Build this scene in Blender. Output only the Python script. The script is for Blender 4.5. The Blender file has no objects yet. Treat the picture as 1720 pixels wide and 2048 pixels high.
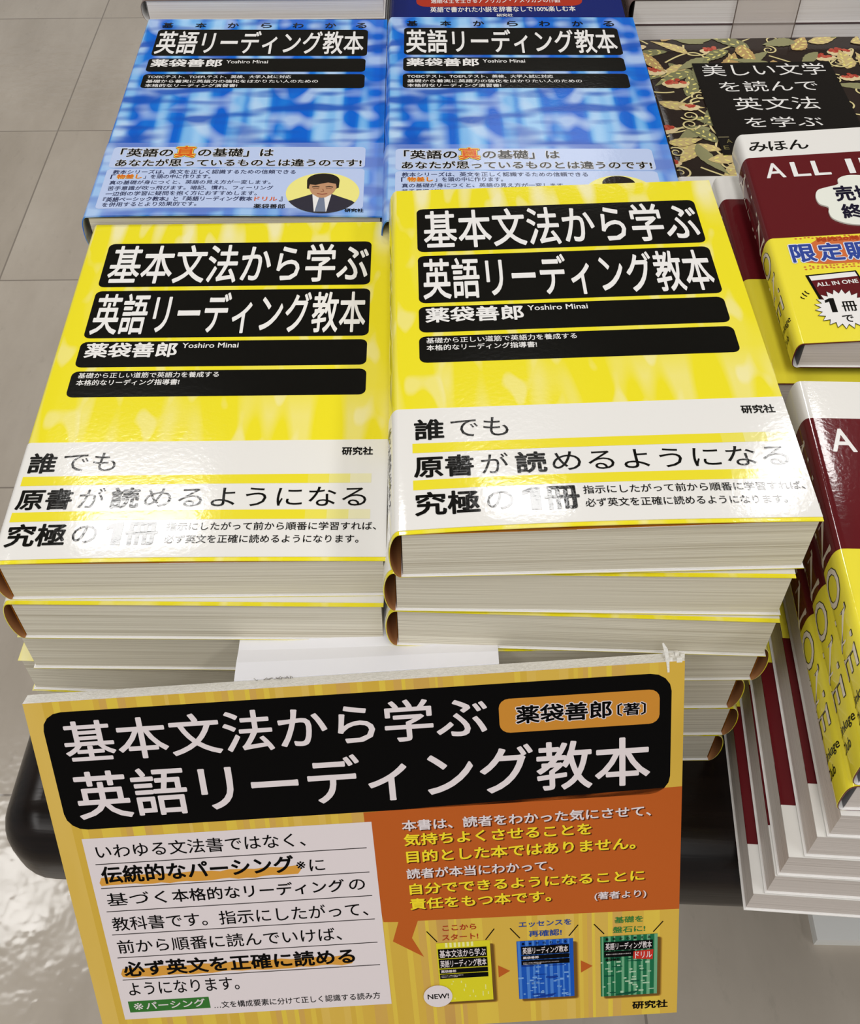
import bpy, math, random
from mathutils import Matrix, Vector
from mathutils.geometry import tessellate_polygon

# ---------------------------------------------------------------- camera, light, exposure
scene = bpy.context.scene
COL = scene.collection
CAM_Z, TABLE = 1.111, 0.636
PITCH, ROLL, FPX = math.radians(50.0), math.radians(-0.537), 2179.2
cam_data = bpy.data.cameras.new('camera')
cam_data.sensor_fit = 'VERTICAL'; cam_data.sensor_height = 36.0; cam_data.sensor_width = 36.0
cam_data.lens = FPX / 2048.0 * 36.0
cam_data.clip_start = 0.02
cam = bpy.data.objects.new('camera', cam_data); COL.objects.link(cam)
cp, sp = math.cos(PITCH), math.sin(PITCH); cr, sr = math.cos(ROLL), math.sin(ROLL)
fwd = Vector((0, cp, -sp)); up0 = Vector((0, sp, cp)); rt0 = Vector((1, 0, 0))
rt = cr*rt0 + sr*up0; up = -sr*rt0 + cr*up0
cam.matrix_world = Matrix(((rt.x, up.x, -fwd.x, 0), (rt.y, up.y, -fwd.y, 0), (rt.z, up.z, -fwd.z, CAM_Z), (0, 0, 0, 1)))
scene.camera = cam
scene.view_settings.view_transform = 'Standard'
scene.view_settings.look = 'None'
scene.view_settings.gamma = 1.0
scene.view_settings.exposure = -0.44
scene.view_settings.use_curve_mapping = False
scene.cycles.max_bounces = 8
scene.cycles.diffuse_bounces = 4

world = bpy.data.worlds.new('shop_interior'); scene.world = world; world.use_nodes = True
bg = world.node_tree.nodes['Background']
bg.inputs['Color'].default_value = (1.0, 0.985, 0.965, 1); bg.inputs['Strength'].default_value = 0.5

def lamp(x, y, sx, sy, power):
    l = bpy.data.lights.new('ceiling_and_fill_lamp', 'AREA'); l.shape = 'RECTANGLE'; l.size = sx; l.size_y = sy
    l.energy = power; l.color = (1.0, 0.985, 0.965)
    o = bpy.data.objects.new('ceiling_and_fill_lamp', l); o.location = (x, y, 2.6); COL.objects.link(o)
for x in (-1.55, 1.55): lamp(x, 1.45, 0.55, 0.4, 12)
for x, y, w in ((-0.76, 1.79, 0.36), (0.13, 1.99, 0.26), (0.93, 1.95, 0.13)): lamp(x, y, w, 0.24, 33*w)
lamp(0.45, 3.5, 0.5, 0.4, 2.0)
for y in (-0.45, -1.25):  # fill lights added behind the camera to brighten the faces turned towards it
    for x in (-1.5, 0.0, 1.5): lamp(x, y, 0.4, 0.9, 11.5)

# ---------------------------------------------------------------- materials
def srgb(r, g, b):
    f = lambda c: (c/255)/12.92 if c/255 <= 0.04045 else ((c/255+0.055)/1.055)**2.4
    return (f(r), f(g), f(b), 1)

class NT:
    def __init__(s, name):
        s.m = bpy.data.materials.new(name); s.m.use_nodes = True
        s.t = s.m.node_tree; s.b = s.t.nodes['Principled BSDF']
    def n(s, kind, **kw):
        nd = s.t.nodes.new(kind)
        for k, v in kw.items(): setattr(nd, k, v)
        return nd
    def l(s, a, b): s.t.links.new(a, b)
    def mapping(s, src, scale, loc=(0, 0, 0), rot=(0, 0, 0)):
        m = s.n('ShaderNodeMapping'); m.inputs['Scale'].default_value = scale
        m.inputs['Location'].default_value = loc; m.inputs['Rotation'].default_value = rot
        s.l(src, m.inputs['Vector']); return m.outputs[0]
    def noise(s, vec, scale=1.0, detail=2.0, rough=0.5):
        n = s.n('ShaderNodeTexNoise'); n.inputs['Scale'].default_value = scale
        n.inputs['Detail'].default_value = detail; n.inputs['Roughness'].default_value = rough
        s.l(vec, n.inputs['Vector']); return n.outputs['Fac']
    def ramp(s, fac, stops, interp='LINEAR'):
        r = s.n('ShaderNodeValToRGB'); r.color_ramp.interpolation = interp
        e = r.color_ramp.elements
        while len(e) < len(stops): e.new(0.5)
        for i, (p, c) in enumerate(stops): e[i].position = p; e[i].color = c
        s.l(fac, r.inputs['Fac']); return r.outputs['Color']
    def mix(s, fac, a, b, mode='MIX'):
        m = s.n('ShaderNodeMix', data_type='RGBA', blend_type=mode)
        if isinstance(fac, (int, float)): m.inputs[0].default_value = fac
        else: s.l(fac, m.inputs[0])
        for i, v in ((6, a), (7, b)):
            if isinstance(v, tuple): m.inputs[i].default_value = v
            else: s.l(v, m.inputs[i])
        return m.outputs[2]
    def math(s, op, a, b=None):
        m = s.n('ShaderNodeMath', operation=op)
        for i, v in ((0, a), (1, b)):
            if v is None: continue
            if isinstance(v, (int, float)): m.inputs[i].default_value = v
            else: s.l(v, m.inputs[i])
        return m.outputs[0]
    def bump(s, height, strength, dist):
        b = s.n('ShaderNodeBump'); b.inputs['Strength'].default_value = strength; b.inputs['Distance'].default_value = dist
        s.l(height, b.inputs['Height']); s.l(b.outputs[0], s.b.inputs['Normal'])
    def color(s, c):
        if isinstance(c, tuple): s.b.inputs['Base Color'].default_value = c
        else: s.l(c, s.b.inputs['Base Color'])
    def done(s, rough, spec=0.5):
        s.b.inputs['Roughness'].default_value = rough; s.b.inputs['Specular IOR Level'].default_value = spec
        return s.m

def film(nt, rough=0.085, amount=0.028):
    """laminated paper: glossy with the fine ripple of the film"""
    tc = nt.n('ShaderNodeTexCoord')
    f = nt.noise(nt.mapping(tc.outputs['Object'], (520, 520, 520)), 1.0, 2.0)
    nt.bump(f, amount, 0.001)
    return nt.done(rough, 0.33)

_mats = {}
def ink(r, g, b, gloss=True):
    k = (r, g, b, gloss)
    if k not in _mats:
        nt = NT('printed_%02x%02x%02x%s' % (r, g, b, '' if gloss else '_matte')); nt.color(srgb(r, g, b))
        _mats[k] = film(nt) if gloss else nt.done(0.5, 0.06)
    return _mats[k]

def m_yellow():
    nt = NT('yellow_jacket'); uv = nt.n('ShaderNodeUVMap'); uv.uv_map = 'UVMap'
    a = nt.noise(nt.mapping(uv.outputs[0], (9, 1.3, 1), (0.3, 0.2, 0)), 1.0, 0.0)
    b = nt.noise(nt.mapping(uv.outputs[0], (13, 5, 1), (3.1, 1.7, 0)), 1.0, 0.0)
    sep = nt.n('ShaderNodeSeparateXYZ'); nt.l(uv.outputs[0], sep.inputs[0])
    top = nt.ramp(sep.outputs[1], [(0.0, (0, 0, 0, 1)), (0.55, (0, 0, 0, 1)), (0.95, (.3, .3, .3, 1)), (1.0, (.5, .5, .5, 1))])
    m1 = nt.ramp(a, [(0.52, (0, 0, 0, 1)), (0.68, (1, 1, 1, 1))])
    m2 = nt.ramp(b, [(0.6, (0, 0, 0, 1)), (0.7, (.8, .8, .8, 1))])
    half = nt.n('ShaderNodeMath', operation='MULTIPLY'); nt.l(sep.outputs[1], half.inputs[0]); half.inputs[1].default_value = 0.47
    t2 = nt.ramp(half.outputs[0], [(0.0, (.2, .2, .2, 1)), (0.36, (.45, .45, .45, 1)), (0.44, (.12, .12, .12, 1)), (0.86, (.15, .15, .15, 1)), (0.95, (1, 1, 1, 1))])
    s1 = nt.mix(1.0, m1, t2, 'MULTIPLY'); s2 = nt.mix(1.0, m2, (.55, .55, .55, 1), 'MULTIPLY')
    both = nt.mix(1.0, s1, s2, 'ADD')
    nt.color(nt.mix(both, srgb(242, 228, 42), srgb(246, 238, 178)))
    return film(nt)

def m_blue(pale):
    nt = NT('blue_jacket_pale' if pale else 'blue_jacket'); uv = nt.n('ShaderNodeUVMap'); uv.uv_map = 'UVMap'
    stripes = nt.noise(nt.mapping(uv.outputs[0], (9.0, 0.3, 1), (1.2, 0, 0)), 1.0, 0.5)
    c = nt.ramp(stripes, [(0.38, srgb(0, 100, 214)), (0.46, srgb(20, 122, 222)), (0.54, srgb(112, 180, 240)), (0.64, srgb(160, 208, 250))])
    spots = nt.noise(nt.mapping(uv.outputs[0], (9, 6, 1), (5, 2, 0)), 1.0, 0.0)
    c = nt.mix(nt.ramp(spots, [(0.46, (0, 0, 0, 1)), (0.7, (.7, .7, .7, 1))]), c, srgb(198, 222, 250))
    bars = nt.noise(nt.mapping(uv.outputs[0], (3.2, 11, 1), (2, 7, 0)), 1.0, 0.5)
    c = nt.mix(nt.ramp(bars, [(0.48, (0, 0, 0, 1)), (0.68, (.9, .9, .9, 1))]), c, srgb(16, 84, 190))
    if pale: c = nt.mix(0.35, c, srgb(165, 185, 235))
    nt.color(c)
    return film(nt, 0.14)

def m_pages(name, base, dark, scale):
    nt = NT(name); tc = nt.n('ShaderNodeTexCoord'); oi = nt.n('ShaderNodeObjectInfo')
    add = nt.n('ShaderNodeVectorMath', operation='ADD'); nt.l(tc.outputs['Object'], add.inputs[0])
    sc = nt.n('ShaderNodeVectorMath', operation='SCALE'); nt.l(oi.outputs['Random'], sc.inputs['Scale']); sc.inputs[0].default_value = (3, 5, 7)
    nt.l(sc.outputs[0], add.inputs[1])
    fine = nt.noise(nt.mapping(add.outputs[0], (5, 5, 4200*scale)), 1.0, 3.0, 0.7)
    sig = nt.noise(nt.mapping(add.outputs[0], (2.5, 2.5, 820*scale)), 1.0, 2.0, 0.6)
    c = nt.mix(nt.ramp(fine, [(0.3, (1, 1, 1, 1)), (0.6, (0, 0, 0, 1))]), base, dark)
    c = nt.mix(nt.ramp(sig, [(0.30, (.7, .7, .7, 1)), (0.40, (0, 0, 0, 1))]), c, dark)
    nt.color(c); nt.bump(fine, 0.25, 0.0004)
    return nt.done(0.8, 0.2)

def m_board():
    nt = NT('board_print'); uv = nt.n('ShaderNodeUVMap'); uv.uv_map = 'UVMap'
    a = nt.noise(nt.mapping(uv.outputs[0], (4.0, 0.02, 1), (2.2, 0, 0)), 1.0, 0.6)
    c = nt.ramp(a, [(0.0, srgb(222, 184, 78)), (0.33, srgb(226, 190, 92)), (0.40, srgb(216, 178, 66)), (0.45, srgb(230, 200, 74)), (0.49, srgb(219, 180, 70)), (0.54, srgb(212, 168, 88)), (0.59, srgb(232, 206, 70)), (0.62, srgb(219, 182, 84)), (0.68, srgb(204, 158, 86))], 'CONSTANT')
    b = nt.noise(nt.mapping(uv.outputs[0], (9, 1.5, 1), (7, 3, 0)), 1.0, 2.0)
    nt.color(nt.mix(nt.ramp(b, [(0.35, (0, 0, 0, 1)), (0.7, (.55, .55, .55, 1))]), c, srgb(220, 182, 74)))
    return nt.done(0.45, 0.2)

def m_floor():
    nt = NT('stone_tiles'); tc = nt.n('ShaderNodeTexCoord'); P = tc.outputs['Object']
    sep = nt.n('ShaderNodeSeparateXYZ'); nt.l(P, sep.inputs[0])
    S = 0.4495
    fx = nt.math('DIVIDE', nt.math('ADD', sep.outputs[0], 0.697+20*S), S); fy = nt.math('DIVIDE', nt.math('SUBTRACT', sep.outputs[1], 0.533-20*S), S)
    def edge(f):
        fr = nt.math('FRACT', f); return nt.math('MINIMUM', fr, nt.math('SUBTRACT', 1.0, fr))
    d = nt.math('MINIMUM', edge(fx), edge(fy))
    groove = nt.math('LESS_THAN', d, 0.0030)
    cell = nt.n('ShaderNodeCombineXYZ'); nt.l(nt.math('FLOOR', fx), cell.inputs[0]); nt.l(nt.math('FLOOR', fy), cell.inputs[1])
    wn = nt.n('ShaderNodeTexWhiteNoise'); nt.l(cell.outputs[0], wn.inputs['Vector'])
    sh = nt.n('ShaderNodeVectorMath', operation='MULTIPLY_ADD'); nt.l(wn.outputs['Color'], sh.inputs[0]); sh.inputs[1].default_value = (9, 9, 9); nt.l(P, sh.inputs[2])
    vein = nt.noise(nt.mapping(sh.outputs[0], (7, 2.2, 1), (0, 0, 0), (0, 0, 0.7)), 1.0, 5.0, 0.6)
    fine = nt.noise(nt.mapping(sh.outputs[0], (60, 25, 1), (0, 0, 0), (0, 0, 0.7)), 1.0, 4.0, 0.7)
    c = nt.ramp(vein, [(0.25, srgb(176, 166, 153)), (0.5, srgb(190, 180, 167)), (0.75, srgb(204, 195, 182))])
    c = nt.mix(nt.ramp(fine, [(0.6, (0, 0, 0, 1)), (0.8, (.35, .35, .35, 1))]), c, srgb(150, 141, 130))
    nt.color(nt.mix(groove, c, srgb(146, 137, 127)))
    w1 = nt.noise(nt.mapping(P, (17, 17, 1)), 1.0, 3.0, 0.6)
    nt.bump(w1, 0.13, 0.012)
    rr = nt.ramp(nt.noise(nt.mapping(P, (18, 18, 1)), 1.0, 4.0, 0.7), [(0.35, (.07, .07, .07, 1)), (0.7, (.2, .2, .2, 1))])
    nt.l(rr, nt.b.inputs['Roughness']); nt.b.inputs['Specular IOR Level'].default_value = 0.5
    return nt.m

def m_wood():
    nt = NT('black_stained_wood'); tc = nt.n('ShaderNodeTexCoord')
    g = nt.noise(nt.mapping(tc.outputs['Object'], (4, 90, 90)), 1.0, 4.0, 0.65)
    nt.color(nt.ramp(g, [(0.3, srgb(12, 8, 7)), (0.7, srgb(30, 22, 19))]))
    nt.bump(g, 0.35, 0.0008)
    return nt.done(0.25, 0.25)

def m_foam():
    nt = NT('foam_edge'); tc = nt.n('ShaderNodeTexCoord')
    g = nt.noise(nt.mapping(tc.outputs['Object'], (900, 900, 900)), 1.0, 3.0)
    nt.color(nt.ramp(g, [(0.3, srgb(232, 230, 224)), (0.7, srgb(246, 244, 240))])); nt.bump(g, 0.4, 0.001)
    return nt.done(0.75, 0.2)

M_YEL, M_BLUE, M_BLUEP = m_yellow(), m_blue(False), m_blue(True)
M_CREAM = m_pages('cream_page_edges', srgb(240, 235, 218), srgb(184, 174, 152), 1.0)
M_WHITEP = m_pages('white_page_edges', srgb(228, 220, 214), srgb(186, 176, 168), 1.6)
M_BACKP = m_pages('back_row_page_edges', srgb(250, 247, 246), srgb(214, 206, 200), 1.6)
M_BOARD, M_FLOOR, M_WOOD, M_FOAM = m_board(), m_floor(), m_wood(), m_foam()
PAPER = ink(236, 234, 232, False); BANDW = ink(236, 234, 230); BLACK = ink(9, 9, 7); WHITE = ink(240, 238, 236)
YELINK = ink(240, 225, 50); MAROON = ink(98, 24, 30); OBIY = ink(242, 228, 66); DARKRED = ink(70, 24, 26)
NAVY = ink(16, 34, 110); REDINK = ink(178, 52, 32); ORANGEIN = ink(196, 122, 34, False); GREYIN = ink(120, 120, 122, False); BROWNIN = ink(96, 78, 72, False)

# ---------------------------------------------------------------- geometry helpers (lengths in millimetres)
class Geo:
    def __init__(s): s.V = []; s.F = []; s.M = []; s.S = []; s.U = []; s.mats = []
    def mi(s, m):
        if m not in s.mats: s.mats.append(m)
        return s.mats.index(m)
    def grid(s, f, us, vs, mat, uvf=None, smooth=True):
        b = len(s.V); n = len(us)
        for v in vs:
            for u in us:
                s.V.append(f(u, v)); s.U.append(uvf(u, v) if uvf else (u/100, v/100))
        for j in range(len(vs)-1):
            m = s.mi(mat((vs[j]+vs[j+1])/2) if callable(mat) else mat)
            for i in range(n-1):
                s.F.append((b+j*n+i, b+j*n+i+1, b+(j+1)*n+i+1, b+(j+1)*n+i)); s.M.append(m); s.S.append(smooth)
    def flat(s, verts, faces, f, mat):
        b = len(s.V); m = s.mi(mat)
        for (u, v) in verts: s.V.append(f(u, v)); s.U.append((u/100, v/100))
        for fc in faces: s.F.append(tuple(b+i for i in fc)); s.M.append(m); s.S.append(False)
    def poly(s, pts, f, mat):
        tri = tessellate_polygon([[Vector((p[0], p[1], 0)) for p in pts]])
        s.flat(pts, [tuple(reversed(t)) for t in tri], f, mat)
    def box(s, x0, x1, y0, y1, z0, z1, mat):
        b = len(s.V); m = s.mi(mat)
        for z in (z0, z1):
            for x, y in ((x0, y0), (x1, y0), (x1, y1), (x0, y1)): s.V.append((x, y, z)); s.U.append((x/100, y/100))
        for q in ((0, 3, 2, 1), (4, 5, 6, 7), (0, 1, 5, 4), (1, 2, 6, 5), (2, 3, 7, 6), (3, 0, 4, 7)):
            s.F.append(tuple(b+i for i in q)); s.M.append(m); s.S.append(False)
    def mesh(s, name, k=0.001, shift=(0, 0, 0)):
        me = bpy.data.meshes.new(name)
        me.from_pydata([((x+shift[0])*k, (y+shift[1])*k, (z+shift[2])*k) for x, y, z in s.V], [], s.F)
        for m in s.mats: me.materials.append(m)
        me.polygons.foreach_set('material_index', s.M); me.polygons.foreach_set('use_smooth', s.S)
        uvl = me.uv_layers.new(name='UVMap')
        for l in me.loops: uvl.data[l.index].uv = s.U[l.vertex_index]
        me.update(); return me

def lin(a, b, n): return [a+(b-a)*i/(n-1) for i in range(n)]

_text = {}
def glyphs(body):
    if body not in _text:
        cu = bpy.data.curves.new('lettering', 'FONT'); cu.body = body; cu.size = 1.0
        cu.resolution_u = 3; cu.fill_mode = 'FRONT'
        o = bpy.data.objects.new('lettering', cu); COL.objects.link(o)
        dg = bpy.context.evaluated_depsgraph_get(); me = bpy.data.meshes.new_from_object(o.evaluated_get(dg))
        vs = [(v.co.x, v.co.y) for v in me.vertices]; fs = [tuple(p.vertices) for p in me.polygons]
        bpy.data.objects.remove(o); bpy.data.curves.remove(cu); bpy.data.meshes.remove(me)
        xs = [v[0] for v in vs]; ys = [v[1] for v in vs]
        _text[body] = (vs, fs, min(xs), max(xs), min(ys), max(ys))
    return _text[body]

def text(g, f, body, box, mat, bold=0.0, ref=None, shift=(0, 0), rot=0):
    """lettering fitted to box = (u0, v0, u1, v1); bold = extra stroke half-width in ems, drawn by going over the
    letters again; ref = the boldness whose outline fixes the fit"""
    vs, fs, x0, x1, y0, y1 = glyphs(body)
    r = max(bold, 0.0); q = max(bold if ref is None else ref, 0.0)
    x0, x1, y0, y1 = x0-q, x1+q, y0-q, y1+q
    u0, v0, u1, v1 = box; a = (u1-u0)/(x1-x0); b = (v1-v0)/(y1-y0)
    n = 0 if r == 0 else (6 if r < 0.02 else 10)
    c, s_ = math.cos(rot), math.sin(rot); cx, cy = (u0+u1)/2, (v0+v1)/2
    for k in range(n+1 if r > 0.05 or n == 0 else n):
        ox, oy = (0, 0) if k == n else (r*math.cos(2*math.pi*k/n+0.3), r*math.sin(2*math.pi*k/n+0.3))
        out = [(u0+(x+ox-x0)*a+shift[0], v0+(y+oy-y0)*b+shift[1]) for x, y in vs]
        if rot: out = [(cx+(x-cx)*c-(y-cy)*s_, cy+(x-cx)*s_+(y-cy)*c) for x, y in out]
        g.flat(out, fs, lambda u, v, e=0.004*k: (lambda p: (p[0], p[1], p[2]+e))(f(u, v)), mat)

def one(g, f, box, mat):
    """a heavy flagged figure 1"""
    u0, v0, u1, v1 = box; w, h = u1-u0, v1-v0
    g.poly([(u0+w*x, v0+h*y) for x, y in ((.42, 0), (1, 0), (1, 1), (.55, 1), (0, .86), (0, .68), (.42, .76))], f, mat)

def rrect(g, f, box, r, mat, nu=24, nv=10):
    """rounded rectangle as a grid, so that it follows a bent sheet"""
    u0, v0, u1, v1 = box
    vs = sorted(set([v0, v1]+[v0+r*(1-math.cos(t)) for t in lin(0, math.pi/2, 5)]+[v1-r*(1-math.cos(t)) for t in lin(0, math.pi/2, 5)]+lin(v0+r, v1-r, nv)))
    def fm(t, v):
        d = max(0.0, r-(v-v0), r-(v1-v)); ins = r-math.sqrt(max(0.0, r*r-d*d))
        return f(u0+ins+(u1-u0-2*ins)*t, v)
    g.grid(fm, lin(0, 1, nu), vs, mat, uvf=lambda t, v: ((u0+(u1-u0)*t)/100, v/100))

def quad(g, f, box, mat, n=8): g.grid(f, lin(box[0], box[2], n), lin(box[1], box[3], 4), mat)
def ellipse(g, f, cx, cy, rx, ry, mat, n=36, a0=0, a1=2*math.pi):
    g.poly([(cx+rx*math.cos(a0+(a1-a0)*i/n), cy+ry*math.sin(a0+(a1-a0)*i/n)) for i in range(n)], f, mat)
def stroke(g, f, pts, w, mat):
    """a drawn line of width w (number or list) through pts"""
    L, R = [], []
    for i, p in enumerate(pts):
        a = pts[max(0, i-1)]; b = pts[min(len(pts)-1, i+1)]
        dx, dy = b[0]-a[0], b[1]-a[1]; d = math.hypot(dx, dy) or 1
        h = (w[i] if isinstance(w, list) else w)/2
        L.append((p[0]-dy/d*h, p[1]+dx/d*h)); R.append((p[0]+dy/d*h, p[1]-dx/d*h))
    n = len(pts); g.flat(L+R, [(i, n+i, n+i+1, i+1) for i in range(n-1)], f, mat)

# ---------------------------------------------------------------- objects
def tag(o, label, cat, group=None):
    o['label'] = label; o['category'] = cat
    if group: o['group'] = group
    return o
def link(name, me, parent=None, loc=None):
    o = bpy.data.objects.new(name, me); COL.objects.link(o)
    if parent: o.parent = parent
    if loc is not None: o.location = loc
    return o
def thing(name, label, cat, loc, yaw, group=None):
    o = bpy.data.objects.new(name, None); COL.objects.link(o); o.empty_display_size = 0.03
    o.location = loc; o.rotation_euler = (0, 0, yaw); return tag(o, label, cat, group)
def dup(src, label, loc, yaw, group=None):
    r = src.copy(); COL.objects.link(r); r.location = loc; r.rotation_euler = (0, 0, yaw); r['label'] = label
    if group: r['group'] = group
    for ch in list(src.children):
        c = ch.copy(); COL.objects.link(c); c.parent = r
        for gch in list(ch.children):
            d = gch.copy(); COL.objects.link(d); d.parent = c
    return r

class Book:
    """a softcover book lying flat: spine at u = 0, fore-edge at u = W, foot at v = 0 (nearest the viewer)"""
    def __init__(s, W, D, T, bulge=3.0, n=2.2, sx=0.0, sy=0.0, lift=0.0, bend=0.7, inset=1.0, gap=2.7, fold=2.0):
        s.W, s.D, s.T, s.b, s.n, s.sx, s.sy, s.lift, s.bend, s.inset, s.gap, s.fold = W, D, T, bulge, n, sx, sy, lift, bend, inset, gap, fold
        s.parts = []
    def tilt(s, u, v): return s.T + s.sx*(u-s.W/2) + s.sy*(v-s.D/2)
    def top(s, u, v):
        t = min(1.0, max(0.0, u/s.W))
        return s.tilt(u, v) + s.lift*math.sin(math.pi*t**s.bend)*math.exp(-(v/38.0)**2)
    def on(s, e): return lambda u, v: (u, v, s.top(u, v)+e)
    def spine(s, e):
        """(a, v): a = height on the spine from 0 (back cover) to T (front cover)"""
        def f(a, v):
            H = s.top(s.fold, v); z = min(max(a*H/s.T, 0), H); q = abs(2*z/H-1)
            x = s.fold-(s.fold+s.b)*max(0.0, 1-q**s.n)**(1/s.n)
            return (x-e, v, z)
        return f
    def ring(s, e):
        """the sheet that runs from the back cover round the spine to the front cover; p = 0..1 back, 1..2 spine, 2..3 front"""
        def f(p, v):
            if p <= 1: return (s.W+(s.fold-s.W)*p, v, -e if e < 0 else 0.0)
            if p >= 2: u = s.fold+(s.W-s.fold)*(p-2); return (u, v, s.top(u, v)+e)
            th = -math.pi/2+math.pi*(p-1); H = s.top(s.fold, v); c = math.cos(th); sn = math.sin(th)
            return (s.fold-(s.fold+s.b+e)*max(0, c)**(2/s.n), v, H/2+(H/2+e)*math.copysign(abs(sn)**(2/s.n), sn)+(0 if sn > 0 else e*abs(sn)))
        return f
    def ps(s): return [0, 0.5]+[1+i/16 for i in range(17)]+[2+i/26 for i in range(1, 27)]
    def uvr(s):
        def f(p, v):
            u = -s.T-(1-p)*s.W if p <= 1 else (-(2-p)*s.T if p < 2 else s.fold+(s.W-s.fold)*(p-2))
            return (u/100, v/100)
        return f
    def vs(s, v0, v1, extra=()):
        base = [0, 3, 6, 9, 12, 16, 20, 25, 30, 36, 43, 52, 65, 90, 120, 150, 180]
        return sorted(set([v0, v1]+[v for v in list(base)+list(extra) if v0 < v < v1]))
    def sheet(s, g, v0, v1, e, mat, inner, extra=(), flaps=True, th=0.35):
        vs = s.vs(v0, v1, extra); ps = s.ps(); uvr = s.uvr()
        g.grid(s.ring(e), ps, vs, mat, uvr)
        g.grid(s.ring(e-th), [p for p in reversed(ps) if p >= 1], vs, inner, uvr); g.grid(s.ring(e-th), [1, 0.5, 0], vs, PAPER, uvr)
        for v in (v0, v1):                                          # cut edges of the sheet
            o, i = s.ring(e), s.ring(e-th); mt = mat(v) if callable(mat) else mat
            g.grid(lambda p, t: o(p, v) if t > 0.5 else i(p, v), ps, [0, 1], mt, lambda p, t: uvr(p, v))
        if flaps:
            ft = lambda u, v: (u, v, s.tilt(u, v)-0.62-0.3*(s.W-u)/85); w = s.W-86
            g.grid(ft, [w, w+30, w+60, s.W], s.vs(v0+0.4, v1-0.4), PAPER)
            o = s.ring(e)
            g.grid(lambda t, v: o(3, v) if t < 0.5 else (s.W, v, s.tilt(s.W, v)-0.62), [0, 1], vs, mat, lambda t, v: (s.W/100, v/100))
    def pages(s, mat):
        g = Geo(); u0, u1, v0, v1 = s.gap, s.W-s.inset, s.inset, s.D-s.inset
        zt = lambda u, v: s.tilt(u, v)-1.0
        us = lin(u0, u1, 8); vs = lin(v0, v1, 6)
        g.grid(lambda u, v: (u, v, zt(u, v)), us, vs, mat, None, False)
        g.grid(lambda u, v: (u, v, 0.75), us[::-1], vs, mat, None, False)
        for v in (v0, v1): g.grid(lambda u, t: (u, v, 0.75+(zt(u, v)-0.75)*t), us, [0, 1], mat, None, False)
        for u in (u0, u1): g.grid(lambda v, t: (u, v, 0.75+(zt(u, v)-0.75)*t), vs, [0, 1], mat, None, False)
        s.parts.append(('page_block', g, None))
    def inner(s, mat):
        g = Geo(); u0, u1, v0, v1 = s.gap-0.4, s.W-s.inset+0.3, s.inset-0.3, s.D-s.inset+0.3
        for a, b in ((-0.95, -0.6),):
            g.grid(lambda u, v: (u, v, s.tilt(u, v)+b), lin(u0, u1, 6), lin(v0, v1, 4), mat)
            for v in (v0, v1): g.grid(lambda u, t: (u, v, s.tilt(u, v)+a+(b-a)*t), lin(u0, u1, 6), [0, 1], mat)
            for u in (u0, u1): g.grid(lambda v, t: (u, v, s.tilt(u, v)+a+(b-a)*t), lin(v0, v1, 4), [0, 1], mat)
        g.box(u0, u1, v0, v1, 0.37, 0.72, PAPER)
        g.grid(lambda v, t: (u0, v, 0.4+(s.tilt(u0, v)-1.0)*t), lin(v0, v1, 3), [0, 1], mat)
        s.parts.append(('inner_cover', g, None))
    def add(s, name, g, label=None): s.parts.append((name, g, label))
    def place(s, name, label, cat, x, y, z, yaw, group):
        t = thing(name, label, cat, (x, y, z), yaw, group)
        for pn, g, lb in s.parts:
            o = link(pn, g.mesh(pn, 0.001, (-s.W/2, -s.D/2, 0)), t)
            if lb: o['label'] = lb
        return t

# ---------------------------------------------------------------- the room
g = Geo(); g.box(-4000, 4000, -1500, 7000, -50, 0, M_FLOOR)
fl = link('floor', g.mesh('floor')); fl['kind'] = 'structure'; tag(fl, 'grey beige polished stone tile floor with dark joints', 'floor')

g = Geo(); g.box(-4000, 4000, -1500, 7000, 2650, 2700, ink(188, 186, 180, False))
ce = link('ceiling', g.mesh('ceiling')); ce['kind'] = 'structure'; tag(ce, 'plain white shop ceiling high above the table', 'ceiling')

def rounded_slab(name, x0, x1, y0, y1, z0, z1, rp, rt_, rb, mat):
    """slab with a rounded plan corner rp and rounded top and bottom edges"""
    g = Geo(); prof = [(rb*(1-math.sin(t)), z0+rb*(1-math.cos(t))) for t in lin(0, math.pi/2, 8)]+[(rt_*(1-math.cos(t)), z1-rt_*(1-math.sin(t))) for t in lin(0, math.pi/2, 9)]
    def ringpts(ins):
        pts = []
        r = max(rp-ins, 0.5)
        for cx, cy, a in ((x0+rp, y0+rp, math.pi), (x1-rp, y0+rp, 1.5*math.pi), (x1-rp, y1-rp, 0), (x0+rp, y1-rp, 0.5*math.pi)):
            for k in range(9): pts.append((cx+r*math.cos(a+k*math.pi/16), cy+r*math.sin(a+k*math.pi/16)))
        return pts
    rings = [[(x, y, z) for x, y in ringpts(i)] for i, z in prof]; n = len(rings[0]); m = g.mi(mat)
    for rg in rings:
        for p in rg: g.V.append(p); g.U.append((p[0]/100, p[1]/100))
    for j in range(len(rings)-1):
        for i in range(n):
            g.F.append((j*n+i, j*n+(i+1) % n, (j+1)*n+(i+1) % n, (j+1)*n+i)); g.M.append(m); g.S.append(True)
    g.F.append(tuple(range(n-1, -1, -1))); g.M.append(m); g.S.append(False)
    k = (len(rings)-1)*n; g.F.append(tuple(range(k, k+n))); g.M.append(m); g.S.append(False)
    return g
TY = -0.05
tb = thing('display_table', 'low black stained wooden display table with rounded edges under the book stacks', 'table', (-0.2062, 0.2035, 0), TY)
link('tabletop', rounded_slab('tabletop', 0, 1400, 0, 1150, TABLE*1000-52, TABLE*1000, 24, 22, 18, M_WOOD).mesh('tabletop'), tb)
for x in (150, 1190):
    for y in (150, 940):
        g = Geo(); g.box(x, x+60, y, y+60, 0, TABLE*1000-51, M_WOOD); link('leg', g.mesh('leg'), tb)

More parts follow.
